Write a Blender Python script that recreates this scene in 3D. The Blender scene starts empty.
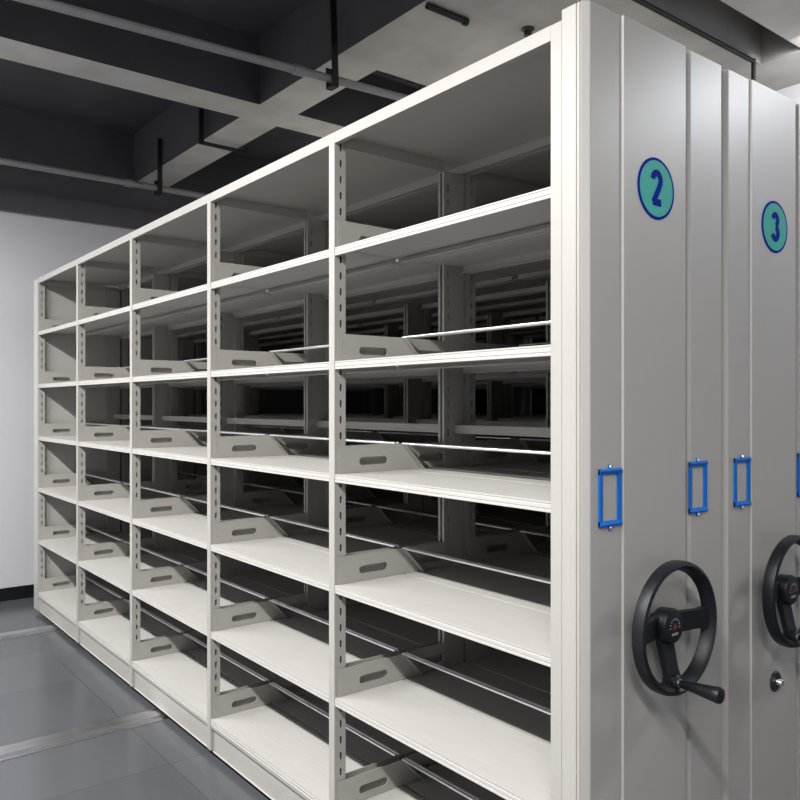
import bpy, bmesh, math
from mathutils import Vector, Matrix
C = bpy.context.scene.collection
CAMH = 1.42          # camera height above the floor
# world frame: X = across the racks, Y = along the racks (away), Z = up; the camera stands at X=0, Y=0
B0, DEP, PITCH = 1.347, 0.545, 0.560      # front plane of rack "2", rack depth, rack pitch
Y0, BAY, NB = 1.160, 0.900, 5             # near end frame, bay width, number of bays
YF = [Y0 + BAY * k for k in range(NB + 1)]
FACE = 1.073                               # front face of the end panels
LEV = [0.486, 0.133, -0.218, -0.563, -0.913, -1.263]   # deck heights relative to the camera
LEV = [CAMH + v for v in LEV]
TOP = CAMH + 0.845

# ------------------------------------------------------------------ materials
def mat(name, col, rough=0.5, metal=0.0, noise=0.0, nscale=8.0, bump=0.0, bscale=200.0, spec=0.5, stretch=None, emit=None, coat=0.0):
    m = bpy.data.materials.new(name); m.use_nodes = True
    nt = m.node_tree; n = nt.nodes; l = nt.links
    b = n['Principled BSDF']
    b.inputs['Base Color'].default_value = (*col, 1); b.inputs['Roughness'].default_value = rough
    b.inputs['Metallic'].default_value = metal; b.inputs['Specular IOR Level'].default_value = spec
    b.inputs['Coat Weight'].default_value = coat
    tc = n.new('ShaderNodeTexCoord'); mp = n.new('ShaderNodeMapping'); l.new(tc.outputs['Object'], mp.inputs[0])
    if stretch: mp.inputs['Scale'].default_value = stretch
    if noise:
        t = n.new('ShaderNodeTexNoise'); t.inputs['Scale'].default_value = nscale; t.inputs['Detail'].default_value = 6
        l.new(mp.outputs[0], t.inputs['Vector'])
        r = n.new('ShaderNodeValToRGB'); r.color_ramp.elements[0].position = .35; r.color_ramp.elements[1].position = .65
        r.color_ramp.elements[0].color = (*[c * (1 - noise) for c in col], 1)
        r.color_ramp.elements[1].color = (*[min(1, c * (1 + noise)) for c in col], 1)
        l.new(t.outputs['Fac'], r.inputs[0]); l.new(r.outputs[0], b.inputs['Base Color'])
    if bump:
        t = n.new('ShaderNodeTexNoise'); t.inputs['Scale'].default_value = bscale
        l.new(mp.outputs[0], t.inputs['Vector'])
        bp = n.new('ShaderNodeBump'); bp.inputs['Strength'].default_value = bump; bp.inputs['Distance'].default_value = 0.002
        l.new(t.outputs['Fac'], bp.inputs['Height']); l.new(bp.outputs[0], b.inputs['Normal'])
    if emit:
        b.inputs['Emission Color'].default_value = (*emit[0], 1); b.inputs['Emission Strength'].default_value = emit[1]
    return m
M = {}
M['powder'] = mat('off_white_powder_coat', (.376, .365, .345), .42, noise=.02, nscale=3, bump=.06, bscale=900)
M['deck'] = mat('off_white_shelf_sheet', (.45, .44, .423), .45, noise=.03, nscale=5, stretch=(30, 1, 1), bump=.05, bscale=60)
M['panel'] = mat('warm_grey_panel_coat', (.42, .41, .393), .37, noise=.012, nscale=2, bump=.04, bscale=700)
M['gun'] = mat('gunmetal', (.09, .09, .095), .35, .8, noise=.1)
M['chrome'] = mat('bright_zinc_rod', (.80, .81, .83), .30, 1.0, noise=.01, nscale=20)
M['steel'] = mat('galvanised_rail', (.66, .67, .69), .30, 1.0, noise=.12, nscale=12, stretch=(.3, 6, 1))
M['black'] = mat('black_moulded_plastic', (.012, .014, .018), .40, bump=.25, bscale=600, noise=.1, nscale=30)
M['rubber'] = mat('dark_rubber', (.02, .02, .02), .7, noise=.1)
M['blue'] = mat('blue_holder_plastic', (.008, .16, .55), .45, noise=.03, nscale=20, spec=.3)
M['teal'] = mat('teal_sign_face', (.075, .42, .36), .5, noise=.02, spec=.12)
M['navy'] = mat('royal_blue_print', (.003, .022, .30), .6, noise=.02, spec=.06)
M['white'] = mat('white_print', (.30, .30, .30), .5, noise=.02)
M['red'] = mat('dull_red_print', (.22, .03, .04), .5, noise=.02)
M['wallp'] = mat('white_wall_paint', (.50, .50, .53), .85, noise=.015, nscale=2, bump=.05, bscale=120)
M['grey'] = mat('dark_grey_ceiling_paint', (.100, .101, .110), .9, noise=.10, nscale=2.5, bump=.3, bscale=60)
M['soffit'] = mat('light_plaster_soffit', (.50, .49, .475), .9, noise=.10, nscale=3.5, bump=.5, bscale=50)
M['plaster'] = mat('lit_ceiling_grey', (.36, .355, .345), .9, noise=.08, nscale=3, bump=.4, bscale=50)  # lighter ceiling grey, lamp light on the right side put into the colour
M['baseb'] = mat('black_skirting', (.008, .010, .011), .4, noise=.1)
M['pipe'] = mat('grey_painted_conduit', (.26, .26, .265), .5, noise=.05)
M['dark'] = mat('dark_iron_strap', (.018, .018, .020), .6, noise=.1)
M['lamp'] = mat('lamp_diffuser', (.9, .9, .9), .5, emit=((1, .98, .95), 6.0), noise=.01)

def tile_mat():
    m = bpy.data.materials.new('grey_glossy_floor'); m.use_nodes = True
    nt = m.node_tree; n = nt.nodes; l = nt.links; b = n['Principled BSDF']
    tc = n.new('ShaderNodeTexCoord')
    br = n.new('ShaderNodeTexBrick'); br.offset = 0; br.inputs['Scale'].default_value = 1
    br.inputs['Brick Width'].default_value = .6; br.inputs['Row Height'].default_value = .6
    br.inputs['Mortar Size'].default_value = .002
    br.inputs['Color1'].default_value = (  .085, .091, .100, 1); br.inputs['Color2'].default_value = (.095, .101, .110, 1)
    br.inputs['Mortar'].default_value = (.06, .064, .068, 1)
    l.new(tc.outputs['Object'], br.inputs['Vector']); l.new(br.outputs[0], b.inputs['Base Color'])
    t = n.new('ShaderNodeTexNoise'); t.inputs['Scale'].default_value = 6; l.new(tc.outputs['Object'], t.inputs['Vector'])
    mr = n.new('ShaderNodeMapRange'); mr.inputs['To Min'].default_value = .14; mr.inputs['To Max'].default_value = .26
    l.new(t.outputs['Fac'], mr.inputs['Value']); l.new(mr.outputs[0], b.inputs['Roughness'])
    return m
M['floor'] = tile_mat()

# ------------------------------------------------------------------ mesh helpers
def obj(name, bm, mats, parent=None, loc=(0, 0, 0), bevel=0, smooth=False):
    me = bpy.data.meshes.new(name)
    bmesh.ops.recalc_face_normals(bm, faces=bm.faces)
    bm.to_mesh(me); bm.free()
    if not isinstance(mats, (list, tuple)): mats = [mats]
    for m in mats: me.materials.append(M[m])
    if smooth:
        for p in me.polygons: p.use_smooth = True
        me.set_sharp_from_angle(angle=math.radians(38))
    o = bpy.data.objects.new(name, me); C.objects.link(o)
    o.location = loc
    if parent: o.parent = parent
    if bevel:
        md = o.modifiers.new('bevel', 'BEVEL'); md.width = bevel; md.segments = 2; md.limit_method = 'ANGLE'
    return o
def box(bm, x0, x1, y0, y1, z0, z1, mi=0):
    vs = [bm.verts.new((x, y, z)) for x in (x0, x1) for y in (y0, y1) for z in (z0, z1)]
    for f in ((0, 1, 3, 2), (4, 6, 7, 5), (0, 4, 5, 1), (2, 3, 7, 6), (0, 2, 6, 4), (1, 5, 7, 3)):
        bm.faces.new([vs[i] for i in f]).material_index = mi
def bxm(*a):
    bm = bmesh.new(); box(bm, *a); return bm
def prism(bm, pts, axis, a0, a1, mi=0):
    """extrude a closed outline along an axis; pts are in the two other axes (in xyz order)"""
    def P(p, a):
        return {'x': (a, p[0], p[1]), 'y': (p[0], a, p[1]), 'z': (p[0], p[1], a)}[axis]
    v0 = [bm.verts.new(P(p, a0)) for p in pts]; v1 = [bm.verts.new(P(p, a1)) for p in pts]
    n = len(pts)
    for i in range(n):
        bm.faces.new((v0[i], v0[(i + 1) % n], v1[(i + 1) % n], v1[i])).material_index = mi
    bm.faces.new(v0[::-1]).material_index = mi; bm.faces.new(v1).material_index = mi
def cyl(bm, p0, p1, r0, r1=None, seg=20, mi=0):
    r1 = r0 if r1 is None else r1
    p0, p1 = Vector(p0), Vector(p1); d = (p1 - p0)
    q = d.to_track_quat('Z', 'Y').to_matrix()
    a = [bm.verts.new(p0 + q @ Vector((r0 * math.cos(2 * math.pi * i / seg), r0 * math.sin(2 * math.pi * i / seg), 0))) for i in range(seg)]
    b = [bm.verts.new(p1 + q @ Vector((r1 * math.cos(2 * math.pi * i / seg), r1 * math.sin(2 * math.pi * i / seg), 0))) for i in range(seg)]
    for i in range(seg):
        bm.faces.new((a[i], a[(i + 1) % seg], b[(i + 1) % seg], b[i])).material_index = mi
    bm.faces.new(a[::-1]).material_index = mi; bm.faces.new(b).material_index = mi
def lathe(bm, prof, c, axis='y', seg=48, mi=0, closed=False):
    """prof: list of (r, a); revolves about the axis through c"""
    rings = []
    for r, a in prof:
        ring = []
        for i in range(seg):
            t = 2 * math.pi * i / seg; u, v = r * math.cos(t), r * math.sin(t)
            ring.append(bm.verts.new((c[0] + u, c[1] + a, c[2] + v) if axis == 'y' else (c[0] + u, c[1] + v, c[2] + a)))
        rings.append(ring)
    m = len(rings)
    for k in range(m if closed else m - 1):
        A, Bq = rings[k], rings[(k + 1) % m]
        for i in range(seg):
            bm.faces.new((A[i], A[(i + 1) % seg], Bq[(i + 1) % seg], Bq[i])).material_index = mi
    if not closed:
        bm.faces.new(rings[0]).material_index = mi; bm.faces.new(rings[-1][::-1]).material_index = mi
def thing(name, label, cat, loc=(0, 0, 0), group=None):
    o = bpy.data.objects.new(name, None); C.objects.link(o); o.location = loc
    o['label'] = label; o['category'] = cat
    if group: o['group'] = group
    o.empty_display_size = .1
    return o
def tag(o, label, cat, group=None):
    o['label'] = label; o['category'] = cat
    if group: o['group'] = group
    return o
def struct(name, bm, m, parent=None):
    o = obj(name, bm, m, parent)
    o['kind'] = 'structure'
    return o

# ------------------------------------------------------------------ rack parts (rack-local X from 0, world Y, Z)
def slotted_plate(bm, x0, x1, y, t, z0, z1, sx0, sx1, pitch=.05, sh=.022):
    """thin upright plate at y..y+t with a column of real slots between sx0 and sx1"""
    box(bm, x0, sx0, y, y + t, z0, z1); box(bm, sx1, x1, y, y + t, z0, z1)
    z = z0; zz = z0 + .03
    while zz + sh < z1:
        box(bm, sx0, sx1, y, y + t, z, zz); z = zz + sh; zz += pitch
    box(bm, sx0, sx1, y, y + t, z, z1)
def front_post(yc, w=.031):
    bm = bmesh.new(); z0, z1 = .03, TOP - .001
    box(bm, 0, .0025, yc - w / 2, yc + w / 2, z0, z1)          # flat face to the aisle
    for s in (-1, 1):
        y = yc - w / 2 if s < 0 else yc + w / 2 - .002
        slotted_plate(bm, .0025, .042, y, .002, z0, z1, .020, .027)
        box(bm, .040, .042, yc - (w / 2 if s < 0 else 0) + (.002 if s < 0 else .004), yc + (w / 2 - .002 if s > 0 else -.004), z0, z1)
    return bm
def rear_post(yc, w=.031):
    bm = bmesh.new(); z0, z1 = .03, TOP - .037
    box(bm, DEP - .0025, DEP, yc - w / 2, yc + w / 2, z0, z1)
    for s in (-1, 1):
        y = yc - w / 2 if s < 0 else yc + w / 2 - .002
        slotted_plate(bm, .455, DEP - .0025, y, .002, z0, z1, .468, .475)
    box(bm, .453, .455, yc - w / 2, yc - .004, z0, z1); box(bm, .453, .455, yc + .004, yc + w / 2, z0, z1)
    return bm
def shelf_bm(y0, y1, front):
    """one sheet-metal shelf: thin deck, deep grooved outer lip, rolled inner lip"""
    h, t, g = .025, .0025, .0015
    pts = [(.001, 0), (.001, -.004), (.001 + g, -.005), (.001 + g, -.007), (.001, -.008), (.001, -.016),
           (.001 + g, -.017), (.001 + g, -.019), (.001, -.020), (.001, -h), (.016, -h), (.016, -h + t), (.0045, -h + t), (.0045, -t),
           (.264, -t), (.264, -.018), (.247, -.018), (.247, -.0205), (.267, -.0205), (.267, .0)]
    if not front: pts = [(DEP - x, z) for x, z in pts]
    bm = bmesh.new(); prism(bm, pts, 'y', y0, y1)
    return bm
def bracket_bm(y, front):
    """slotted side plate with a slanting folded end; hand slot cut in the near skin only"""
    H, t = .086, .0018; D = .034 if front else .024
    bm = bmesh.new()
    pts = [(.010, 0), (.346, 0), (.262, H), (.010, H)]
    s0, s1, zc, r = .104, .190, .036, .0125
    # outer outline, inner slot (stadium), bridged with a triangle fill
    outer = pts
    hole = [(s0 + r * math.cos(a), zc + r * math.sin(a)) for a in [math.pi / 2 + math.pi * i / 8 for i in range(9)]] + \
           [(s1 + r * math.cos(a), zc + r * math.sin(a)) for a in [-math.pi / 2 + math.pi * i / 8 for i in range(9)]]
    def conv(p): return (p[0], p[1]) if front else (DEP - p[0], p[1])
    outer = [conv(p) for p in outer]; hole = [conv(p) for p in hole]
    lay = []
    for yi, yy in enumerate((y, y + t, y + D, y + D + t)):
        vo = [bm.verts.new((p[0], yy, p[1])) for p in outer]
        if yi >= 2:                                   # far skin left uncut so the slot looks dark
            bm.faces.new(vo); lay.append((vo, None)); continue
        vh = [bm.verts.new((p[0], yy, p[1])) for p in hole]
        eo = [bm.edges.new((vo[i], vo[(i + 1) % len(vo)])) for i in range(len(vo))]
        eh = [bm.edges.new((vh[i], vh[(i + 1) % len(vh)])) for i in range(len(vh))]
        bmesh.ops.triangle_fill(bm, use_beauty=True, use_dissolve=False, edges=eo + eh)
        lay.append((vo, vh))
    for k, L0 in ((0, 0), (1, 0), (0, 2)):
        a, b = lay[L0][k], lay[L0 + 1][k]; n = len(a)
        for i in range(n): bm.faces.new((a[i], a[(i + 1) % n], b[(i + 1) % n], b[i]))
    # folded lips: along the slanting end and along the top, both towards the bay
    def q(x0, z0, x1, z1, th, d):
        p0, p1 = conv((x0, z0)), conv((x1, z1))
        dx, dz = p1[0] - p0[0], p1[1] - p0[1]; L = math.hypot(dx, dz); nx, nz = -dz / L * th, dx / L * th
        o = [(p0[0], p0[1]), (p1[0], p1[1]), (p1[0] + nx, p1[1] + nz), (p0[0] + nx, p0[1] + nz)]
        prism(bm, o, 'y', y - d, y)
    if front: q(.346, 0, .262, H, .002, .024)
    yy = y + (.020 if front else .012)       # flat foot added to stop light leaking between the shelf ends
    if front: box(bm, .044, .300, yy - .0168, yy + .0168, -.0032, -.0031 + .0005)
    else: box(bm, .3005, .452, yy - .0168, yy + .0168, -.0032, -.0031 + .0005)
    # small upright hooks near the post
    for xx, zz in ((.022, .060), (.022, .030)):
        p = conv((xx, zz)); box(bm, p[0] - .002, p[0] + .002, y - .0015, y, p[1] - .006, p[1] + .006)
    return bm
def panel_bm():
    """end panel in plan: beaded front-left edge, bevels, raised centre; extruded upwards"""
    R = DEP; f = FACE
    outline = [(0, Y0 - .0215), (0, 1.1000), (.0025, 1.0990), (.0025, 1.0965), (0, 1.0955), (0, 1.0905), (.0025, 1.0895), (.0025, 1.0865), (0, 1.0855),
               (.014, f + .001), (.017, f), (.124, f), (.1265, f - .005), (.370, f - .005), (.377, f + .006), (.394, f + .006), (.401, f), (R - .004, f), (R, f + .004), (R, Y0 - .0215)]
    return outline
CEN = .248
def digit_paths(d):
    if d == 2:
        P = []
        for i in range(13):
            a = math.pi * (1.0 - i / 12 * 1.0); P.append((.42 * math.cos(a), .58 + .42 * math.sin(a)))
        P += [(.40, .40), (.24, .05), (-.05, -.40), (-.30, -.78), (-.34, -.90)]
        P2 = [(-.42, -.88), (.44, -.88)]
        return [P, P2]
    P = []
    for i in range(15):
        a = math.radians(165 - i * 240 / 14); P.append((.38 * math.cos(a), .52 + .40 * math.sin(a)))
    Q = []
    for i in range(15):
        a = math.radians(80 - i * 245 / 14); Q.append((.42 * math.cos(a), -.46 + .46 * math.sin(a)))
    return [P, Q]
def ribbon(bm, path, w, cx, cz, sx, sz, y0, y1, mi):
    """thick stroke of constant width along a path, mitred, as one solid strip"""
    P = [Vector((cx + x * sx, cz + z * sz)) for x, z in path]; n = len(P); rows = []
    for i in range(n):
        d0 = (P[i] - P[i - 1]).normalized() if i else (P[1] - P[0]).normalized()
        d1 = (P[i + 1] - P[i]).normalized() if i < n - 1 else d0
        t = (d0 + d1).normalized(); m = Vector((-t.y, t.x)); k = w / 2 / max(.5, m.dot(Vector((-d0.y, d0.x))))
        rows.append([bm.verts.new((q.x, y, q.y)) for q, y in ((P[i] + m * k, y0), (P[i] - m * k, y0), (P[i] - m * k, y1), (P[i] + m * k, y1))])
    for a, b in zip(rows, rows[1:]):
        for q in range(4): bm.faces.new((a[q], a[(q + 1) % 4], b[(q + 1) % 4], b[q])).material_index = mi
    bm.faces.new(rows[0]).material_index = mi; bm.faces.new(rows[-1][::-1]).material_index = mi
def number_sign(parent, digit):
    bm = bmesh.new(); yf = FACE - .005; c = (CEN, yf, CAMH + (.500 if digit == 2 else .489))
    lathe(bm, [(.0715, 0), (.0715, -.0016), (.0650, -.0018)], c, mi=1, seg=64)
    lathe(bm, [(.0650, 0), (.0650, -.0021)], c, mi=0, seg=64)
    for p in digit_paths(digit):
        ribbon(bm, p, .0155, c[0], c[2], .036, .036, yf - .0032 - .0003 * digit_paths(digit).index(p), yf - .0015, 2)
    o = obj('number_sign', bm, ['teal', 'navy', 'navy'], parent)
    o['label'] = 'round teal sign with blue rim and blue number %d' % digit
def label_holder(parent, xc, y):
    w, h, zc = .078, .126, CAMH - .205
    bm = bmesh.new()
    for s in (-1, 1):
        xe = xc + s * w / 2
        prism(bm, [(xe, y), (xe, y - .004), (xe - s * .003, y - .005), (xe - s * .012, y - .003), (xe - s * .013, y)], 'z', zc - h / 2, zc + h / 2)
        ze = zc + s * h / 2
        prism(bm, [(y, ze), (y - .005, ze), (y - .0065, ze - s * .004), (y - .0035, ze - s * .012), (y, ze - s * .012)], 'x', xc - w / 2, xc + w / 2)
        box(bm, xc - .006, xc + .006, y - .003, y, min(ze, ze + s * .008), max(ze, ze + s * .008))
    hld = obj('label_holder', bm, 'blue', parent)
    hld['label'] = 'blue plastic label holder frame'
    for s in (-1, 1):
        b2 = bmesh.new(); z = zc + s * (h / 2 + .0035)
        lathe(b2, [(.0045, -.002), (.0045, -.004), (.003, -.0062)], (xc, y, z), seg=16)
        obj('screw', b2, 'chrome', parent, smooth=True)
def handwheel(root, full=True):
    wc = Vector((.235, FACE - .066, CAMH - .503)); bm = bmesh.new(); seg = 72
    R = .150
    prof = [(R - .024, .012), (R - .018, -.010), (R - .010, -.017), (R - .003, -.014), (R, -.004), (R - .001, .012), (R - .008, .017), (R - .018, .017)]
    lathe(bm, prof, wc, seg=seg, closed=True)
    # three flat arms: left, right and down, each dished back to the hub and ribbed behind
    for ang in (0, 180, 270):
        a = math.radians(ang); u = Vector((math.cos(a), 0, math.sin(a))); v = Vector((-math.sin(a), 0, math.cos(a)))
        def ring(r, w, y0, y1):
            return [bm.verts.new(wc + u * r + v * s * w + Vector((0, y, 0))) for s, y in ((-1, y0), (1, y0), (1, y1), (-1, y1))]
        rs = [ring(.018, .024, .024, .040), ring(.045, .023, .020, .036), ring(.10, .022, .008, .022), ring(R - .014, .026, -.006, .012)]
        for k in range(3):
            for i in range(4): bm.faces.new((rs[k][i], rs[k][(i + 1) % 4], rs[k + 1][(i + 1) % 4], rs[k + 1][i]))
        bm.faces.new(rs[0]); bm.faces.new(rs[-1][::-1])
    w = obj('handwheel', bm, 'black', root, smooth=True)
    w['label'] = 'black three-armed handwheel'
    b2 = bmesh.new()
    lathe(b2, [(.020, .0640), (.022, .042), (.038, .040), (.041, .012), (.037, .005), (.030, .003)], wc, seg=40)
    hub = obj('hub', b2, 'black', w, smooth=True)
    # small pale emblem: arc of marks above, a bar below and a dull red centre
    b3 = bmesh.new(); y1 = wc.y + .003
    for i in range(9):
        a = math.radians(-5 + i * 190 / 8); p = wc + Vector((.018 * math.cos(a), 0, .018 * math.sin(a))); t = Vector((-math.sin(a), 0, math.cos(a))); rr = Vector((math.cos(a), 0, math.sin(a)))
        q = [p + t * .0014 + rr * .0022, p - t * .0014 + rr * .0022, p - t * .0014 - rr * .0022, p + t * .0014 - rr * .0022]
        prism(b3, [(k.x, k.z) for k in q], 'y', y1 - .0006, y1 + .0002)
    for i in range(6):
        x = wc.x - .012 + i * .0042; box(b3, x, x + .003, y1 - .0006, y1 + .0002, wc.z - .019, wc.z - .0135)
    prism(b3, [(wc.x - .007, wc.z - .005), (wc.x + .007, wc.z - .005), (wc.x + .004, wc.z + .006), (wc.x - .004, wc.z + .006)], 'y', y1 - .0006, y1 + .0002, 1)
    obj('emblem', b3, ['white', 'red'], w)
    # crank handle at the foot of the lower arm, pointing straight out
    b4 = bmesh.new(); hc = wc + Vector((-.004, .010, -.122))
    lathe(b4, [(.017, .012), (.0175, -.016), (.014, -.019), (.012, -.021)], hc, seg=28)
    lathe(b4, [(.0085, -.022), (.0085, -.027), (.0095, -.030), (.0125, -.066), (.0165, -.104), (.0180, -.114), (.0160, -.120), (.011, -.122)], hc, seg=28)
    obj('crank_handle', b4, 'black', w, smooth=True)
    b5 = bmesh.new(); lathe(b5, [(.0075, -.0195), (.0098, -.0200), (.0098, -.0235), (.0070, -.0250)], hc, seg=24)
    c = obj('collar', b5, 'chrome', w, smooth=True); c['label'] = 'bright metal collar at the root of the crank'
def door_lock(root):
    c = Vector((CEN + .002, FACE - .005, CAMH - .766))
    bm = bmesh.new(); lathe(bm, [(.028, 0), (.028, -.003), (.025, -.006), (.014, -.006), (.013, -.003)], c, seg=32)
    o = obj('lock', bm, 'gun', root, smooth=True); o['label'] = 'round dark metal lock'
    b2 = bmesh.new(); lathe(b2, [(.0085, -.003), (.0085, -.020), (.007, -.022)], c, seg=24)
    obj('lock_cylinder', b2, 'chrome', o, smooth=True)
    b3 = bmesh.new(); box(b3, c.x - .0012, c.x + .0012, c.y - .0225, c.y - .0220, c.z - .004, c.z + .004)
    obj('keyhole', b3, 'rubber', o)

cache = {}
def shared(name, key, make, mats, parent, loc, bevel=0, smooth=False):
    """one mesh per kind of part, copied with obj.copy() for each repeat"""
    if key not in cache:
        cache[key] = obj(name, make(), mats, parent, loc, bevel, smooth); return cache[key]
    o = cache[key].copy(); C.objects.link(o); o.parent = parent; o.location = loc
    return o
def rack(index, label, digit=None):
    x = B0 + PITCH * index
    r = thing('mobile_shelving_unit', label, 'shelving unit', (x, Y0, 0), 'mobile shelving units parked side by side')
    L = lambda yy, zz=0.0: (0, yy - Y0, zz)
    for k, y in enumerate(YF):
        yc = y - (.005 if k == 0 else 0)
        shared('upright', 'fp', lambda: front_post(0), 'powder', r, L(yc), 0)
        shared('upright', 'rp', lambda: rear_post(0), 'powder', r, L(yc), 0)
        def rail():
            b = bmesh.new(); box(b, .044, .452, -.0155, -.0135, -.036, 0); box(b, .044, .452, -.0135, .010, -.0025, 0)
            for q in (.10, .25, .40): cyl(b, (q, -.0175, -.018), (q, -.0155, -.018), .004, seg=12)
            return b
        shared('top_cross_rail', 'rail', rail, 'powder', r, L(yc, TOP - .006))
        for z in LEV:
            if k == 0: continue
            shared('shelf_bracket', 'bf', lambda: bracket_bm(0, True), 'powder', r, L(yc - .020, z + .0005))
            shared('shelf_bracket', 'br', lambda: bracket_bm(0, False), 'powder', r, L(yc - .012, z + .0005))
    for k in range(NB):
        a, b = YF[k] + (.0115 if k == 0 else .0165), YF[k + 1] - .0165
        key = 'n' if k == 0 else 'm'
        for z in LEV:
            shared('shelf', 'sf' + key, lambda: shelf_bm(a - YF[k], b - YF[k], True), 'deck', r, L(YF[k], z))
            shared('shelf', 'sr' + key, lambda: shelf_bm(a - YF[k], b - YF[k], False), 'deck', r, L(YF[k], z))
            def rod(xx):
                bb = bmesh.new(); cyl(bb, (xx, a - YF[k], 0), (xx, b - YF[k] - .006, 0), .0048, seg=12); return bb
            shared('stop_rod', 'r1' + key, lambda: rod(.266), 'chrome', r, L(YF[k], z + .0865), smooth=True)
            shared('stop_rod', 'r2' + key, lambda: rod(DEP - .266), 'chrome', r, L(YF[k], z + .0865), smooth=True)
        # flat tie bar across the back of the third tier
        shared('tie_bar', 'tb' + key, lambda: bxm(.502, .508, a - YF[k], b - YF[k], 0, .030), 'powder', r, L(YF[k], CAMH - .103))
        def cover():
            bb = bmesh.new()
            pts = [(.0005, 0), (.0005, -.034), (.018, -.034), (.018, -.031), (.0035, -.031), (.0035, -.0055), (.10, -.0055), (.10, -.0055),
                   (DEP - .012, -.0055), (DEP - .012, -.034), (DEP, -.034), (DEP, 0)]
            pts = [p for i, p in enumerate(pts) if i != 7]
            prism(bb, pts, 'y', (.0 if k else a - YF[k]), BAY - .001); return bb
        shared('top_cover', 'tc' + key, cover, 'powder', r, L(YF[k], TOP))
        def plinth(s):
            bb = bmesh.new(); prism(bb, [(0, 0), (0, -.010), (.010, -.013), (.010, -.103), (.004, -.105), (.014, -.105), (.014, 0)] if s > 0 else [(0, 0), (0, -.010), (-.010, -.013), (-.010, -.105), (-.014, -.105), (-.014, 0)], 'y', a - YF[k], b - YF[k]); return bb
        shared('plinth', 'pl' + key, lambda: plinth(1), 'powder', r, (.003, YF[k] - Y0, LEV[-1] - .026))
        shared('plinth', 'pr' + key, lambda: plinth(-1), 'powder', r, (DEP - .003, YF[k] - Y0, LEV[-1] - .026))
    # carriage wheels on the floor rails
    for y in RAILS:
        for xx in (.09, DEP - .09):
            def wh():
                bb = bmesh.new(); lathe(bb, [(.030, -.014), (.036, -.012), (.036, .012), (.030, .014)], (0, 0, 0), seg=24)
                # turn so that the axle lies along Y
                return bb
            shared('carriage_wheel', 'cw', wh, 'steel', r, (xx, y - Y0, .012 + .036), smooth=True)
        shared('axle_beam', 'ax', lambda: bxm(.02, DEP - .02, -.02, .02, 0, .03), 'powder', r, L(y, .088))
    # far end panel closes the last bay
    shared('far_end_panel', 'fe', lambda: bxm(0, DEP, 0, .085, .03, TOP - .002), 'panel', r, L(YF[-1] + .017))
    # near end panel
    z0, z1 = .03, CAMH + .866
    bm = bmesh.new(); prism(bm, panel_bm(), 'z', z0, z1)
    p = obj('end_panel', bm, ['panel'], r, (0, -Y0, 0))
    p['label'] = 'smooth grey end panel with a raised centre'
    # the aisle-side edge of the panel carries the same pale coat as the frame
    p.data.materials.append(M['powder'])
    for f in p.data.polygons:
        c = f.center
        if c.x < .0027 and f.normal.x < -.5 or (c.x < .003 and c.y > FACE + .012 and abs(f.normal.z) < .5): f.material_index = 1
    if digit:
        number_sign(p, digit)
    if index < 2:
        label_holder(p, .081, FACE); label_holder(p, .430, FACE)
        handwheel(r)
        for o in r.children:
            if o.name.startswith('handwheel'): o.location = (0, -Y0, 0)
    if index == 1:
        door_lock(r)
        for o in r.children:
            if o.name.split('.')[0] == 'lock': o.location = (0, -Y0, 0)
    return r
RAILS = [1.70, 3.50, 5.27]
rack(0, 'off-white mobile shelving unit with open shelves facing the aisle and number 2 sign', 2)
rack(1, 'off-white mobile shelving unit with number 3 sign, parked against the number 2 unit', 3)
rack(2, 'off-white shelving unit seen through the open shelves, directly behind the number 3 unit')
rack(3, 'off-white shelving unit deep in the dark, third behind the number 2 unit')
rack(4, 'unseen off-white shelving unit added at the end of the row to keep the gaps dark')  # added to fill the row up to the wall and shut light out

# ------------------------------------------------------------------ floor rails
for y, lab in zip(RAILS, ('steel floor rail under the near end of the shelving', 'steel floor rail under the middle of the shelving',
                          'steel floor rail crossing the grey floor at the far end of the shelving')):
    bm = bmesh.new(); box(bm, -2.3, 4.2, y - .070, y + .070, .0, .004); box(bm, -2.3, 4.2, y - .032, y + .032, .004, .012)
    tag(obj('floor_rail', bm, 'steel'), lab, 'rail', 'steel rails set on the floor')

# ------------------------------------------------------------------ room shell
XL, XR, YN, YB = -2.5, 4.35, -2.6, 6.22
ZB, ZS = CAMH + 1.745, CAMH + 2.136
struct('floor', bxm(XL - .1, XR + .1, YN - .1, YB + .1, -.1, 0), 'floor')
struct('wall_back', bxm(XL - .1, XR + .1, YB, YB + .1, 0, ZS + .1), 'wallp')
struct('wall_front', bxm(XL - .1, XR + .1, YN - .1, YN, 0, ZS + .1), 'wallp')
struct('wall_left', bxm(XL - .1, XL, YN, YB, 0, ZS + .1), 'wallp')
struct('wall_right', bxm(XR, XR + .1, YN, YB, 0, ZS + .1), 'wallp')
struct('baseboard_back', bxm(XL, XR, YB - .012, YB, 0, .092), 'baseb')
ceil = struct('ceiling', bxm(XL - .1, XR + .1, YN - .1, YB + .1, ZS, ZS + .1), 'grey')
def beam(x0, x1, y0, y1, z0, z1=ZS, side='grey'):
    bm = bmesh.new(); box(bm, x0, x1, y0, y1, z0, z1)
    bm.faces.ensure_lookup_table(); bm.normal_update()
    bmesh.ops.recalc_face_normals(bm, faces=bm.faces)
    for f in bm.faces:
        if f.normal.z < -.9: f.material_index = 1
    o = obj('ceiling_beam', bm, [side, 'soffit'], ceil)
    o['kind'] = 'structure'
beam(2.185, 2.44, YN, YB - .03, ZB)                   # main beam along the racks
beam(XL, 2.185, 4.106, 4.361, ZB); beam(2.44, XR - .40, 4.106, 4.361, ZB)
beam(2.44, XR - .40, 2.038, 3.303, ZB)                 # wide dropped soffit over the racks
beam(2.44, XR - .40, .88, 1.816, ZB); beam(XL, 2.185, .88, 1.14, ZB)
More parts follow.
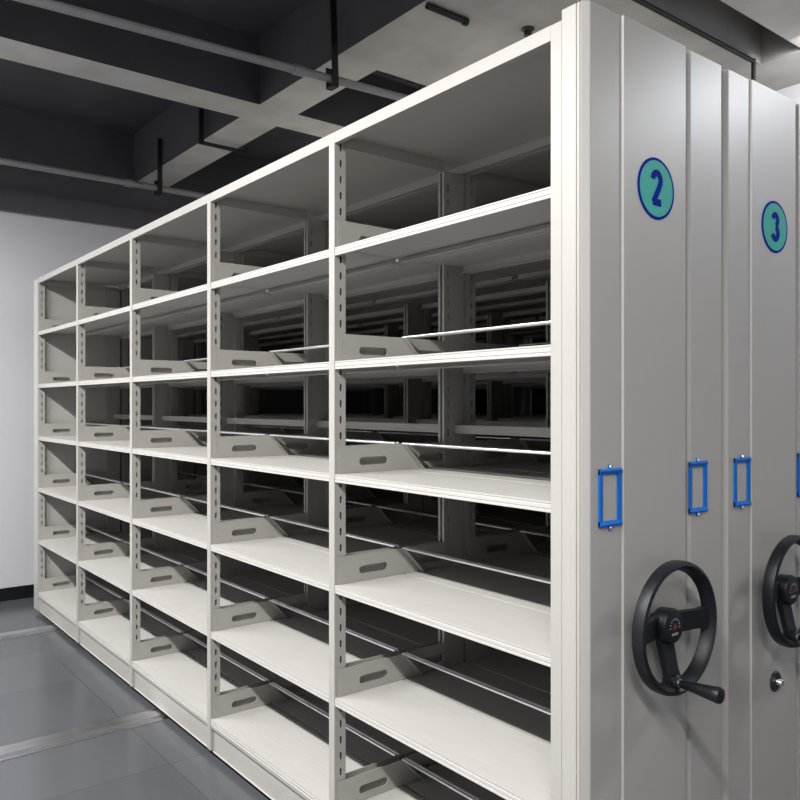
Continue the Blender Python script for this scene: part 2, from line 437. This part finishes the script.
beam(XR - .40, XR, YN, YB - .03, ZB, side='plaster')  # sides coloured lighter to stand for light from the right
beam(XL, XR, YB - .03, YB, CAMH + 1.385)
pl = obj('lit_ceiling_patch', bxm(2.44, XR - .40, 1.816, 2.030, ZS - .008, ZS), 'plaster', ceil); pl['kind'] = 'structure'  # paler sheets over slab and beam face, painted as if lit
pl = obj('lit_ceiling_patch', bxm(2.44, XR - .40, 2.030, 2.038, ZB + .001, ZS - .008), 'plaster', ceil); pl['kind'] = 'structure'
# ------------------------------------------------------------------ pipes, hangers
def pipe(name, y, z, x0, x1, r, label, hangers, tilt=0):
    t = thing(name, label, 'pipe', (x0, y, z), 'conduits slung under the ceiling')
    t.rotation_euler.y = -tilt; t.location.z = z - tilt * (hangers[0][0] - x0)
    bm = bmesh.new(); cyl(bm, (0, 0, 0), (x1 - x0, 0, 0), r, seg=20)
    for q in [i * 1.3 + .5 for i in range(int((x1 - x0) / 1.3))]: cyl(bm, (q, 0, 0), (q + .06, 0, 0), r * 1.25, seg=20)
    obj('tube', bm, 'pipe', t, smooth=True)
    for hx, zt in hangers:
        bm = bmesh.new(); dx = hx - x0
        box(bm, dx - .017, dx + .017, -.012 - r, -.004 - r, -.045, zt - z); box(bm, dx - .017, dx + .017, -.004 - r, r + .01, -.045, -.035)
        box(bm, dx - .017, dx + .017, r + .002, r + .010, -.045, .06)
        obj('pipe_hanger', bm, 'dark', t)
pipe('ceiling_conduit', 3.25, CAMH + 1.60, XL + .01, XR - .41, .020, 'grey conduit near the camera with a long dark hanger strap above the shelving', [(2.13, ZS), (-.6, ZS + .09)], .033)
pipe('ceiling_conduit', 5.60, CAMH + 1.575, XL + .01, XR - .41, .022, 'thin grey conduit with a dark hanger, running close to the back wall', [(2.155, CAMH + 1.93), (-1.0, ZS)])
t = thing('beam_strap', 'dark u-shaped iron strap hugging the underside of the long ceiling beam', 'bracket', (2.146, 4.83, ZB - .03))
obj('strap_leg', bxm(-.014, .014, -.010, .010, 0, ZS - ZB + .03), 'dark', t)
obj('strap_base', bxm(-.014, .33, -.010, .010, -.020, 0), 'dark', t)
obj('strap_clip', bxm(.31, .33, -.010, .010, 0, .026), 'dark', t)
# conduit on the edge of the wide soffit, dropping at its end
bm = bmesh.new(); cyl(bm, (2.52, 2.02, ZB - .012), (3.86, 2.02, ZB - .012), .011, seg=14); cyl(bm, (3.86, 2.02, ZB - .001), (3.86, 2.02, ZB - .32), .011, seg=14)
tag(obj('soffit_conduit', bm, 'dark', smooth=True), 'dark thin conduit along the plaster soffit edge, bent straight down above number 3 unit', 'pipe')
# sprinkler stub and capped pipe end under the soffit
bm = bmesh.new(); lathe(bm, [(.030, 0), (.030, -.006), (.018, -.012), (.018, -.035), (.011, -.037)], (2.725, 2.505, ZB), axis='z', seg=24)
tag(obj('sprinkler_head', bm, 'gun', smooth=True), 'small round metal fitting in the plaster soffit above the nearest shelf bay', 'sprinkler')
bm = bmesh.new(); cyl(bm, (2.20, 2.61, ZB - .015), (2.42, 2.61, ZB - .015), .014, seg=16); cyl(bm, (2.415, 2.61, ZB - .017), (2.436, 2.61, ZB - .017), .017, seg=16)
tag(obj('capped_pipe', bm, 'dark', smooth=True), 'short dark capped pipe end lying under the plaster beam at the top edge', 'pipe')
# broken plaster lip on the far edge of the soffit
bm = bmesh.new()
import random
random.seed(4)
xx = 2.50
while xx < 2.92:
    w = random.uniform(.02, .05); box(bm, xx, xx + w, 3.303, 3.311 + random.uniform(0, .010), ZB - random.uniform(.002, .012), ZB + .02); xx += w
tag(obj('plaster_scar', bm, 'dark'), 'ragged dark strip of broken plaster on the soffit edge beside the hanger strap', 'plaster')

M['glass'] = mat('added_dark_glass', (.006, .008, .014), .08, noise=.05)  # dark panes put in so the gaps behind the racks stay black
for i, (ya, yb) in enumerate(((2.2, 4.0), (4.2, 6.0))):
    fr = bmesh.new()
    for q in ((ya, ya + .05), (yb - .05, yb)): box(fr, XR - .03, XR, q[0], q[1], .3, CAMH + .75)
    for q in ((.3, .35), (CAMH + .70, CAMH + .75)): box(fr, XR - .03, XR, ya + .05, yb - .05, q[0], q[1])
    fo = struct('added_window_%d' % (i + 1), fr, 'pipe')
    struct('pane', bxm(XR - .012, XR - .004, ya + .05, yb - .05, .35, CAMH + .70), 'glass', fo)
# ------------------------------------------------------------------ lamps (inferred fittings outside the frame, then unseen added fills)
def strip(x, y0, y1, z, w, power, rot=0.0, col=(1, .985, .96), axis='y'):
    ld = bpy.data.lights.new('strip_or_fill_light', 'AREA'); ld.shape = 'RECTANGLE'; ld.color = col; ld.energy = power
    o = bpy.data.objects.new('strip_or_fill_light', ld); C.objects.link(o)
    if axis == 'y':
        ld.size = w; ld.size_y = y1 - y0; o.location = (x, (y0 + y1) / 2, z); o.rotation_euler = (0, rot, 0)
    else:
        ld.size = y1 - y0; ld.size_y = w; o.location = ((y0 + y1) / 2, x, z); o.rotation_euler = (rot, 0, 0)
    return o
strip(-.58, -1.5, 5.9, CAMH + 1.66, .10, 435, rot=-math.radians(2))
strip(-.10, 3.6, 4.28, CAMH + 1.66, .28, 33, axis='x', rot=math.radians(12), col=(.94, .965, 1))
o = strip(3.75, 1.0, 1.7, CAMH + 1.70, .10, 18, rot=-math.radians(55))  # fill added to brighten the right wall
strip(3.2, 2.6, 5.4, CAMH + 1.30, .10, 28)  # added over the rack tops, its bounce lifts the dark ceiling bays
strip(4.3, -2.0, -.4, CAMH + 1.55, .10, 16, axis='x', rot=math.radians(60))  # fill added to even out the back wall

w = bpy.data.worlds.new('World'); bpy.context.scene.world = w; w.use_nodes = True
w.node_tree.nodes['Background'].inputs[0].default_value = (.5, .52, .56, 1); w.node_tree.nodes['Background'].inputs[1].default_value = .15

# ------------------------------------------------------------------ camera
cd = bpy.data.cameras.new('camera'); cam = bpy.data.objects.new('camera', cd); C.objects.link(cam)
cd.sensor_width = 36; cd.lens = 36 * 785.5 / 800; cd.shift_y = 4 / 800; cd.clip_start = .02
cam.location = (0, 0, CAMH); cam.rotation_euler = (math.pi / 2, 0, -math.atan2(617, 785.5))
bpy.context.scene.camera = cam
sc = bpy.context.scene
sc.view_settings.view_transform = 'Standard'; sc.view_settings.look = 'Medium High Contrast'; sc.view_settings.exposure = -0.17
sc.cycles.max_bounces = 10; sc.cycles.diffuse_bounces = 6; sc.cycles.use_denoising = True
